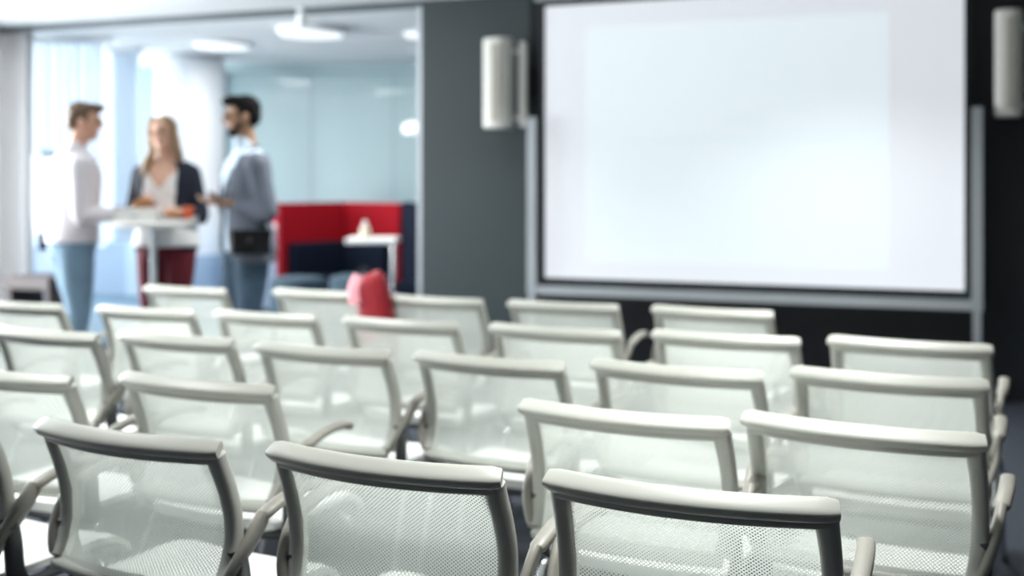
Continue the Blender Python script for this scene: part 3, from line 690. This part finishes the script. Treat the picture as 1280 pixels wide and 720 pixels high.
def hand(bm, wr, d, pn, side, curl=0.5, s=1.0):
    """palm and five fingers; d: pointing direction, pn: palm normal, side +1: thumb on d x pn side"""
    d = d.normalized(); pn = (pn-d*pn.dot(d)).normalized(); x = d.cross(pn)*side
    sweep(bm, [wr-d*0.01, wr+d*0.03, wr+d*0.075*s, wr+d*0.092*s], [(0.024*s, 0.019*s), (0.034*s, 0.016*s), (0.041*s, 0.014*s), (0.037*s, 0.011*s)], up=tuple(pn), n=14, pw=2.6)
    for i, (off, ln) in enumerate(((0.030, 0.073), (0.010, 0.082), (-0.010, 0.076), (-0.029, 0.060))):
        b0_ = wr+d*(0.082*s)+x*off*s; ang = 0.0; p = b0_; pts = [b0_-d*0.02]; 
        for q, seg in enumerate((0.45, 0.32, 0.25)):
            pts.append(p); ang += curl*(0.55+0.12*i)
            dd = (d*math.cos(ang)+pn*math.sin(ang)+x*off*2).normalized(); p = p+dd*ln*seg*s
        pts.append(p)
        sweep(bm, pts, [0.0095*s, 0.0092*s, 0.0088*s, 0.008*s, 0.0062*s], up=tuple(x), n=10)
        ell(bm, p, (0.0065*s,)*3, seg=10, rings=6)
    t0 = wr+d*0.022+x*0.024*s; t1 = t0+(d*0.5+x*0.75+pn*0.3).normalized()*0.038*s; t2 = t1+(d*0.85+x*0.3+pn*0.45).normalized()*0.030*s; t3 = t2+(d*0.95+pn*0.35).normalized()*0.022*s
    sweep(bm, [t0, t1, t2, t3], [0.0145*s, 0.0115*s, 0.0100*s, 0.0070*s], up=tuple(pn), n=10); ell(bm, t3, (0.007*s,)*3, seg=10, rings=6)
def head(bm, c, R, s=1.0):
    """skull, jaw, nose, ears, brow and lips around centre c; R turns local head axes (+Y looks ahead)"""
    def E(x, y, z, rx, ry, rz): ell(bm, c+R@V(x*s, y*s, z*s), (rx*s, ry*s, rz*s), rot=R.to_quaternion())
    E(0, -0.012, 0.030, 0.076, 0.094, 0.086); E(0, 0.012, -0.030, 0.062, 0.074, 0.078); E(0, 0.045, -0.082, 0.034, 0.034, 0.027)
    E(0, 0.020, -0.060, 0.050, 0.058, 0.042)
    E(0, 0.078, 0.026, 0.046, 0.016, 0.011)
    E(0, 0.090, 0.004, 0.0095, 0.017, 0.028); E(0, 0.101, -0.012, 0.014, 0.016, 0.011)
    for q in (-1, 1):
        E(q*0.034, 0.062, -0.020, 0.022, 0.022, 0.020); E(q*0.077, -0.008, -0.006, 0.009, 0.019, 0.031)
def face(parent, c, R, s=1.0, smile=False, brow='hair_brown'):
    def P(x, y, z): return c+R@V(x*s, y*s, z*s)
    for q in (-1, 1):
        bm = bmesh.new(); ell(bm, P(q*0.031, 0.078, 0.008), (0.011*s, 0.010*s, 0.0075*s), seg=12, rings=8); finish(bm, 'eye', 'eye', parent)
        bm = bmesh.new(); sweep(bm, [P(q*0.016, 0.092, 0.029), P(q*0.033, 0.092, 0.034), P(q*0.050, 0.080, 0.029)], [0.004*s, 0.005*s, 0.003*s], n=8); finish(bm, 'eyebrow', brow, parent)
    bm = bmesh.new(); lift = 0.010 if smile else 0.001
    sweep(bm, [P(-0.026, 0.070, -0.050+lift), P(-0.012, 0.086, -0.053), P(0, 0.090, -0.054), P(0.012, 0.086, -0.053), P(0.026, 0.070, -0.050+lift)], [0.003*s, 0.006*s, 0.007*s, 0.006*s, 0.003*s], n=8)
    finish(bm, 'mouth', 'lip', parent)
def legs(bm, stance, inflate, top=0.93, foot=0.10, k=1.0):
    for q in (-1, 1):
        fx, fy = stance[0 if q < 0 else 1]
        hip = V(q*0.088, -0.005, top); ank = V(fx, fy, foot); kn = (hip+ank)/2+V(0, 0.03, 0.02)
        limb(bm, [hip, hip.lerp(kn, 0.5), kn, kn.lerp(ank, 0.45)+V(0, -0.015, 0), ank], [(0.092*k+inflate, 0.098*k+inflate), (0.078*k+inflate, 0.084*k+inflate), (0.056*k+inflate, 0.060*k+inflate), (0.052*k+inflate, 0.057*k+inflate), (0.036*k+inflate*1.3, 0.040*k+inflate*1.6)], n=18)
def shoes(parent, stance, m='black'):
    for q in (-1, 1):
        fx, fy = stance[0 if q < 0 else 1]
        bm = bmesh.new()
        sweep(bm, spline([(fx, fy-0.075, 0.045), (fx, fy-0.03, 0.055), (fx, fy+0.06, 0.045), (fx+q*0.01, fy+0.14, 0.032), (fx+q*0.01, fy+0.19, 0.026)], 4),
              [(a, b) for a, b in spline([(0.026, 0.035), (0.038, 0.052), (0.044, 0.043), (0.047, 0.031), (0.030, 0.020)], 4)], n=16, pw=2.6)
        o = finish(bm, 'shoe', m, parent, sharp=80)
def arms(bm, A, inflate, w_end=1.0, cuff=1.0):
    """A: list of (shoulder, elbow, wrist)"""
    for sh, el, wr in A:
        we = el.lerp(wr, w_end)
        limb(bm, [sh, sh.lerp(el, 0.4), el, el.lerp(we, 0.4), we], [(0.056+inflate, 0.060+inflate), (0.050+inflate, 0.052+inflate), (0.041+inflate, 0.043+inflate), (0.040+inflate, 0.041+inflate), (0.026+inflate*cuff, 0.028+inflate*cuff)], n=16, up=(0.1, 1, 0.2))
def figure(name, loc, yaw, scale, label, A, hands, hd, skinm, stance, sw=1.0, dep=1.0, lean=0.0, hipk=1.0):
    root = empty(name, loc, yaw, label, 'person'); root.scale = (scale,)*3
    hc, R = hd
    bm = bmesh.new()
    torso(bm, 0.86, 1.51, 0.0, sw, dep, lean, hipk=hipk)
    nb = V(0, -0.018-lean*0.52, 1.46)
    sweep(bm, [nb, nb.lerp(hc+V(0, -0.02, -0.06), 0.5), hc+R@V(0, -0.012, -0.05)], [(0.068, 0.066), (0.054, 0.056), (0.052, 0.056)], up=(0, 1, 0), n=18)
    head(bm, hc, R)
    arms(bm, A, 0.0); legs(bm, stance, 0.0)
    for (sh, el, wr), hnd in zip(A, hands):
        hand(bm, wr, hnd[0], hnd[1], hnd[2], hnd[3])
    for q in (-1, 1):
        fx, fy = stance[0 if q < 0 else 1]; limb(bm, [V(fx, fy-0.03, 0.06), V(fx, fy+0.05, 0.045), V(fx, fy+0.13, 0.035)], [0.032, 0.034, 0.024], n=12)
    body = voxel(bm, 'body', skinm, root, 0.0055, 3)
    shoes(root, stance)
    return root
def Rz(a): return Matrix.Rotation(a, 3, 'Z')
def Rx(a): return Matrix.Rotation(a, 3, 'X')

# --- man in the pale shirt: profile to the right, near forearm towards the table
lean1 = -0.06
sc1 = 1.0
A1 = [(V(-0.180, 0.00, 1.415), V(-0.215, 0.02, 1.12), V(-0.13, 0.20, 1.115)), (V(0.180, -0.005, 1.415), V(0.235, -0.01, 1.125), V(0.245, 0.165, 1.125))]
p = at_z(95, 226, 6.95)
hd1 = (V(0.0, 0.075, 1.685), Rz(math.radians(-26))@Rx(math.radians(-6)))
st1 = [(-0.12, 0.06), (0.11, -0.04)]
P1 = figure('person', (p.x-0.02, p.y, 0), math.radians(-54), 0.995, 'standing man in pale pink shirt and blue jeans, facing right at the tall table', A1,
            [(V(0.35, 1, 0.05), V(0.3, 0, -1), -1, 0.35), (V(-0.1, 1, 0.02), V(-0.8, 0, -0.6), 1, 0.35)], hd1, 'skin', st1, sw=1.0, dep=1.05, lean=-0.04)
bm = bmesh.new(); torso(bm, 0.955, 1.505, 0.024, 1.02, 1.08, -0.04, flare=0.05); arms(bm, A1, 0.016, 0.93, 1.0)
limb(bm, [V(0, 0.0, 1.44), V(0, 0.012, 1.50), V(0, 0.025, 1.535)], [(0.10, 0.085), (0.066, 0.068), (0.060, 0.063)], n=20)
voxel(bm, 'shirt', 'shirt_pink', P1, 0.008, 4)
bm = bmesh.new(); torso(bm, 0.86, 1.03, 0.013, 1.0, 1.05, -0.04); legs(bm, st1, 0.014); voxel(bm, 'jeans', 'jeans', P1, 0.009, 3)
hc, R = hd1
bm = bmesh.new()
ell(bm, hc+R@V(0, -0.030, 0.050), (0.083, 0.092, 0.080), rot=R.to_quaternion()); ell(bm, hc+R@V(0, -0.062, 0.005), (0.074, 0.058, 0.072), rot=R.to_quaternion())
ell(bm, hc+R@V(0, 0.030, 0.090), (0.066, 0.070, 0.036), rot=R.to_quaternion()); ell(bm, hc+R@V(0, 0.075, 0.105), (0.050, 0.036, 0.018), rot=R.to_quaternion())
for q in (-1, 1): ell(bm, hc+R@V(q*0.068, 0.004, 0.028), (0.014, 0.024, 0.032), rot=R.to_quaternion())
voxel(bm, 'hair', 'hair_brown', P1, 0.006, 2)
face(P1, hc, R)
bm = bmesh.new(); 
for k in range(1): sweep(bm, [(-0.19, 0.0, 1.005), (0.0, 0.15, 1.0), (0.19, 0.0, 1.005)], (0.004, 0.016), n=8)
bm.free()

# --- woman in the white top and navy cardigan, facing the camera
A2 = [(V(-0.158, 0.0, 1.395), V(-0.225, 0.0, 1.125), V(-0.095, 0.175, 1.160)), (V(0.158, 0.0, 1.395), V(0.215, 0.02, 1.12), V(0.105, 0.18, 1.20))]
p = at_z(208, 226, 7.25)
hd2 = (V(0.0, 0.055, 1.655), Rz(math.radians(-4))@Matrix.Rotation(math.radians(7), 3, 'Y')@Rx(math.radians(2)))
st2 = [(-0.10, 0.04), (0.10, -0.03)]
P2 = figure('person', (p.x, p.y, 0), math.radians(176), 0.975, 'standing woman with fair hair, navy cardigan and burgundy trousers behind the tall table', A2,
            [(V(0.55, 0.8, 0.0), V(0, -0.1, -1), -1, 0.5), (V(-0.45, 0.7, 0.45), V(-0.6, 0.2, -0.5), 1, 0.6)], hd2, 'skin2', st2, sw=0.88, dep=0.95, hipk=1.18)
bm = bmesh.new(); torso(bm, 0.93, 1.475, 0.020, 0.92, 1.02, 0, flare=0.12, hipk=1.22, arc=lambda z: 0.01+0.75*max(0, (z-1.30)/0.15), th=0.022)
ell(bm, (-0.068, 0.085, 1.285), (0.062, 0.052, 0.058)); ell(bm, (0.068, 0.085, 1.285), (0.062, 0.052, 0.058))
voxel(bm, 'blouse', 'shirt_white', P2, 0.008, 4)
bm = bmesh.new(); torso(bm, 0.90, 1.485, 0.036, 0.92, 1.0, 0, arc=lambda z: 0.62+0.25*max(0, (1.1-z)/0.2), th=0.020, flare=0.12); arms(bm, A2, 0.016, 0.62, 1.0)
voxel(bm, 'cardigan', 'cardigan', P2, 0.0085, 3)
bm = bmesh.new(); torso(bm, 0.86, 1.03, 0.012, 0.91, 1.0, hipk=1.22); legs(bm, st2, 0.010, k=1.08); voxel(bm, 'trousers', 'trs_red', P2, 0.009, 3)
hc, R = hd2; bm = bmesh.new(); q_ = R.to_quaternion()
ell(bm, hc+R@V(0, -0.030, 0.045), (0.086, 0.090, 0.084), rot=q_); ell(bm, hc+R@V(0, -0.060, -0.02), (0.076, 0.050, 0.08), rot=q_)
for q in (-1, 1):
    pts = [hc+R@V(q*0.040, 0.045, 0.105), hc+R@V(q*0.078, 0.030, 0.05), hc+R@V(q*0.086, 0.010, -0.03), hc+R@V(q*0.088, 0.005, -0.11)]
    if q > 0: pts += [V(0.105, 0.060, 1.47), V(0.110, 0.100, 1.385)]
    else: pts += [V(-0.085, -0.03, 1.50)]
    limb(bm, pts, [0.018, 0.020, 0.024, 0.028]+([0.034, 0.018] if q > 0 else [0.02]), n=12)
limb(bm, [hc+V(0, -0.07, 0.0), V(0.02, -0.085, 1.54), V(0.03, -0.10, 1.44), V(0.03, -0.11, 1.36)], [(0.06, 0.04), (0.085, 0.035), (0.08, 0.03), (0.05, 0.015)], n=14)
voxel(bm, 'hair', 'hair_blond', P2, 0.006, 3)
face(P2, hc, R, smile=True, brow='hair_blond')

# --- man in the grey blazer: profile to the left
A3 = [(V(-0.182, -0.005, 1.415), V(-0.215, -0.06, 1.13), V(-0.120, 0.10, 1.185)), (V(0.182, 0.0, 1.415), V(0.215, -0.03, 1.13), V(0.08, 0.14, 1.195))]
p = at_z(309, 226, 6.8)
hd3 = (V(0.0, 0.035, 1.695), Rz(math.radians(-8))@Rx(math.radians(-4)))
st3 = [(-0.11, -0.03), (0.10, 0.07)]
P3 = figure('person', (p.x, p.y, 0), math.radians(118), 1.0, 'standing bearded man with black hair in a grey blazer, facing left towards the tall table', A3,
            [(V(0.15, 1, 0.10), V(0.5, 0.1, 1), 1, 0.30), (V(-0.25, 1, 0.02), V(-0.3, 0.0, 1), -1, 0.35)], hd3, 'skin3', st3, sw=1.0, dep=1.02, lean=-0.02)
bm = bmesh.new(); torso(bm, 0.90, 1.505, 0.012, 1.0, 1.04, -0.02); limb(bm, [V(0, 0.0, 1.44), V(0, 0.010, 1.50), V(0, 0.022, 1.545)], [(0.09, 0.075), (0.066, 0.068), (0.061, 0.064)], n=20)
for a_ in A3: 
    wr, el = a_[2], a_[1]; limb(bm, [wr.lerp(el, 0.22), wr.lerp(el, 0.06)], [0.036, 0.035], n=14)
voxel(bm, 'shirt', 'shirt_blue', P3, 0.008, 3)
bm = bmesh.new(); torso(bm, 0.84, 1.48, 0.034, 1.02, 1.06, -0.02, arc=lambda z: 0.42+0.35*max(0, (z-1.10)/0.36)+0.5*max(0, (0.98-z)/0.14), th=0.020, flare=0.10)
arms(bm, A3, 0.020, 0.88, 0.9)
for q in (-1, 1): limb(bm, [V(q*0.06, -0.05, 1.53), V(q*0.085, 0.035, 1.48), V(q*0.085, 0.115, 1.38), V(q*0.045, 0.150, 1.22), V(q*0.03, 0.152, 1.12)], [(0.018, 0.010), (0.030, 0.010), (0.036, 0.010), (0.022, 0.009), (0.010, 0.008)], n=12)
voxel(bm, 'blazer', 'blazer', P3, 0.0085, 3)
bm = bmesh.new(); torso(bm, 0.86, 1.03, 0.010, 1.0, 1.04, -0.02); legs(bm, st3, 0.012); voxel(bm, 'trousers', 'trs_navy', P3, 0.009, 3)
hc, R = hd3; q_ = R.to_quaternion(); bm = bmesh.new()
ell(bm, hc+R@V(0, -0.028, 0.055), (0.084, 0.094, 0.082), rot=q_); ell(bm, hc+R@V(0, -0.062, 0.010), (0.075, 0.056, 0.070), rot=q_)
ell(bm, hc+R@V(0, 0.040, 0.100), (0.070, 0.070, 0.036), rot=q_)
for q in (-1, 1): ell(bm, hc+R@V(q*0.070, 0.006, 0.028), (0.013, 0.022, 0.036), rot=q_)
voxel(bm, 'hair', 'hair_black', P3, 0.006, 2)
bm = bmesh.new(); ell(bm, hc+R@V(0, 0.052, -0.084), (0.040, 0.036, 0.028), rot=q_)
for q in (-1, 1): limb(bm, [hc+R@V(q*0.066, 0.006, -0.025), hc+R@V(q*0.058, 0.028, -0.062), hc+R@V(q*0.035, 0.062, -0.080)], [0.009, 0.015, 0.016], n=10)
voxel(bm, 'beard', 'hair_black', P3, 0.005, 2)
face(P3, hc, R, brow='hair_black')
# black pouch worn at his hip
cb = empty('hip_bag', (0, 0, 0), 0, 'black bag hanging at the hip of the man in the grey blazer', 'bag')
cb.location = P3.location + Matrix.Rotation(math.radians(118), 3, 'Z')@V(-0.240, 0.05, 0.965); cb.rotation_euler.z = math.radians(118)
bm = bmesh.new(); box(bm, -0.045, 0.03, -0.11, 0.11, -0.065, 0.065); finish(bm, 'bag_body', 'black', cb, bevel=0.018, seg=3)
bm = bmesh.new(); box(bm, -0.052, 0.035, -0.115, 0.115, 0.045, 0.075); finish(bm, 'flap', 'black', cb, bevel=0.010)
bm = bmesh.new(); ell(bm, (-0.05, 0.02, 0.0), (0.02, 0.03, 0.03)); finish(bm, 'pocket', 'black', cb)
# phone in his hand
ph = P3.location + Matrix.Rotation(math.radians(118), 3, 'Z')@V(-0.105, 0.205, 1.222)
o = empty('phone', ph, math.radians(118), 'dark phone held in the hands of the man in the grey blazer', 'phone')
bm = bmesh.new(); box(bm, -0.037, 0.037, -0.007, 0.007, -0.03, 0.05); finish(bm, 'phone_case', 'black', o, bevel=0.004)
o.rotation_euler.x = math.radians(-50)

# ------------------------------------------------------------------ tall white cafe table with a box and food
p = at_z(192, 277, 6.85); TT = p.z
root = empty('cafe_table', (p.x, p.y, 0), 0, 'tall round white cafe table between the three standing people', 'table')
bm = bmesh.new(); lathe(bm, [(0.245, TT-0.030), (0.262, TT-0.022), (0.265, TT-0.004), (0.255, TT)], 48); finish(bm, 'tabletop', 'paper', root)
bm = bmesh.new(); lathe(bm, [(0.021, 0.03), (0.021, TT-0.05), (0.06, TT-0.045), (0.06, TT-0.030)], 20); finish(bm, 'pole', 'silver', root)
bm = bmesh.new(); lathe(bm, [(0.24, 0), (0.24, 0.012), (0.10, 0.022), (0.035, 0.045)], 36); finish(bm, 'base', 'silver', root)
bx = empty('cake_box', (p.x-0.075, p.y-0.04, TT), 0.05, 'white cardboard box on the left half of the tall table', 'box')
bm = bmesh.new(); box(bm, -0.12, 0.12, -0.09, 0.09, 0, 0.068); finish(bm, 'box_body', 'paper', bx, bevel=0.003)
bm = bmesh.new(); box(bm, -0.123, 0.123, -0.093, 0.093, 0.058, 0.078); finish(bm, 'box_lid', 'paper', bx, bevel=0.003)
bm = bmesh.new(); box(bm, -0.025, 0.02, -0.0945, -0.0905, 0.030, 0.040); finish(bm, 'printed_mark', 'greymark', bx)
tr = empty('serving_tray', (p.x+0.13, p.y+0.02, TT), 0.1, 'low white tray on the right half of the tall table', 'tray')
bm = bmesh.new(); box(bm, -0.065, 0.11, -0.08, 0.08, 0, 0.012); box(bm, -0.07, -0.06, -0.08, 0.08, 0.0, 0.03); box(bm, 0.105, 0.115, -0.08, 0.08, 0, 0.03); finish(bm, 'tray_body', 'paper', tr, bevel=0.003)
for i, (dx, dy, lab) in enumerate(((0.0, 0.0, 'golden brown pastry on the white tray'), )):
    bm = bmesh.new(); limb(bm, [V(-0.05, -0.01, 0.03), V(-0.01, 0.01, 0.036), V(0.045, -0.005, 0.03)], [0.012, 0.024, 0.012], n=14)
    o = finish(bm, 'pastry', 'food', loc=(p.x+0.125, p.y+0.0, TT+0.008)); tag(o, lab, 'pastry')
bm = bmesh.new(); lathe(bm, [(0.026, 0), (0.033, 0.07), (0.035, 0.075), (0.030, 0.078)], 20)
o = finish(bm, 'paper_cup', 'orange', loc=(p.x+0.205, p.y+0.02, TT+0.013)); tag(o, 'orange-red paper cup at the right edge of the tall table', 'cup')
bm = bmesh.new(); limb(bm, [V(-0.055, 0, 0.035), V(0, 0.0, 0.045), V(0.055, 0.0, 0.033)], [0.018, 0.034, 0.016], n=14)
o = finish(bm, 'bread_roll', 'food', loc=(p.x-0.05, p.y-0.02, TT+0.070)); tag(o, 'brown bread roll lying on the white cardboard box', 'bread roll')
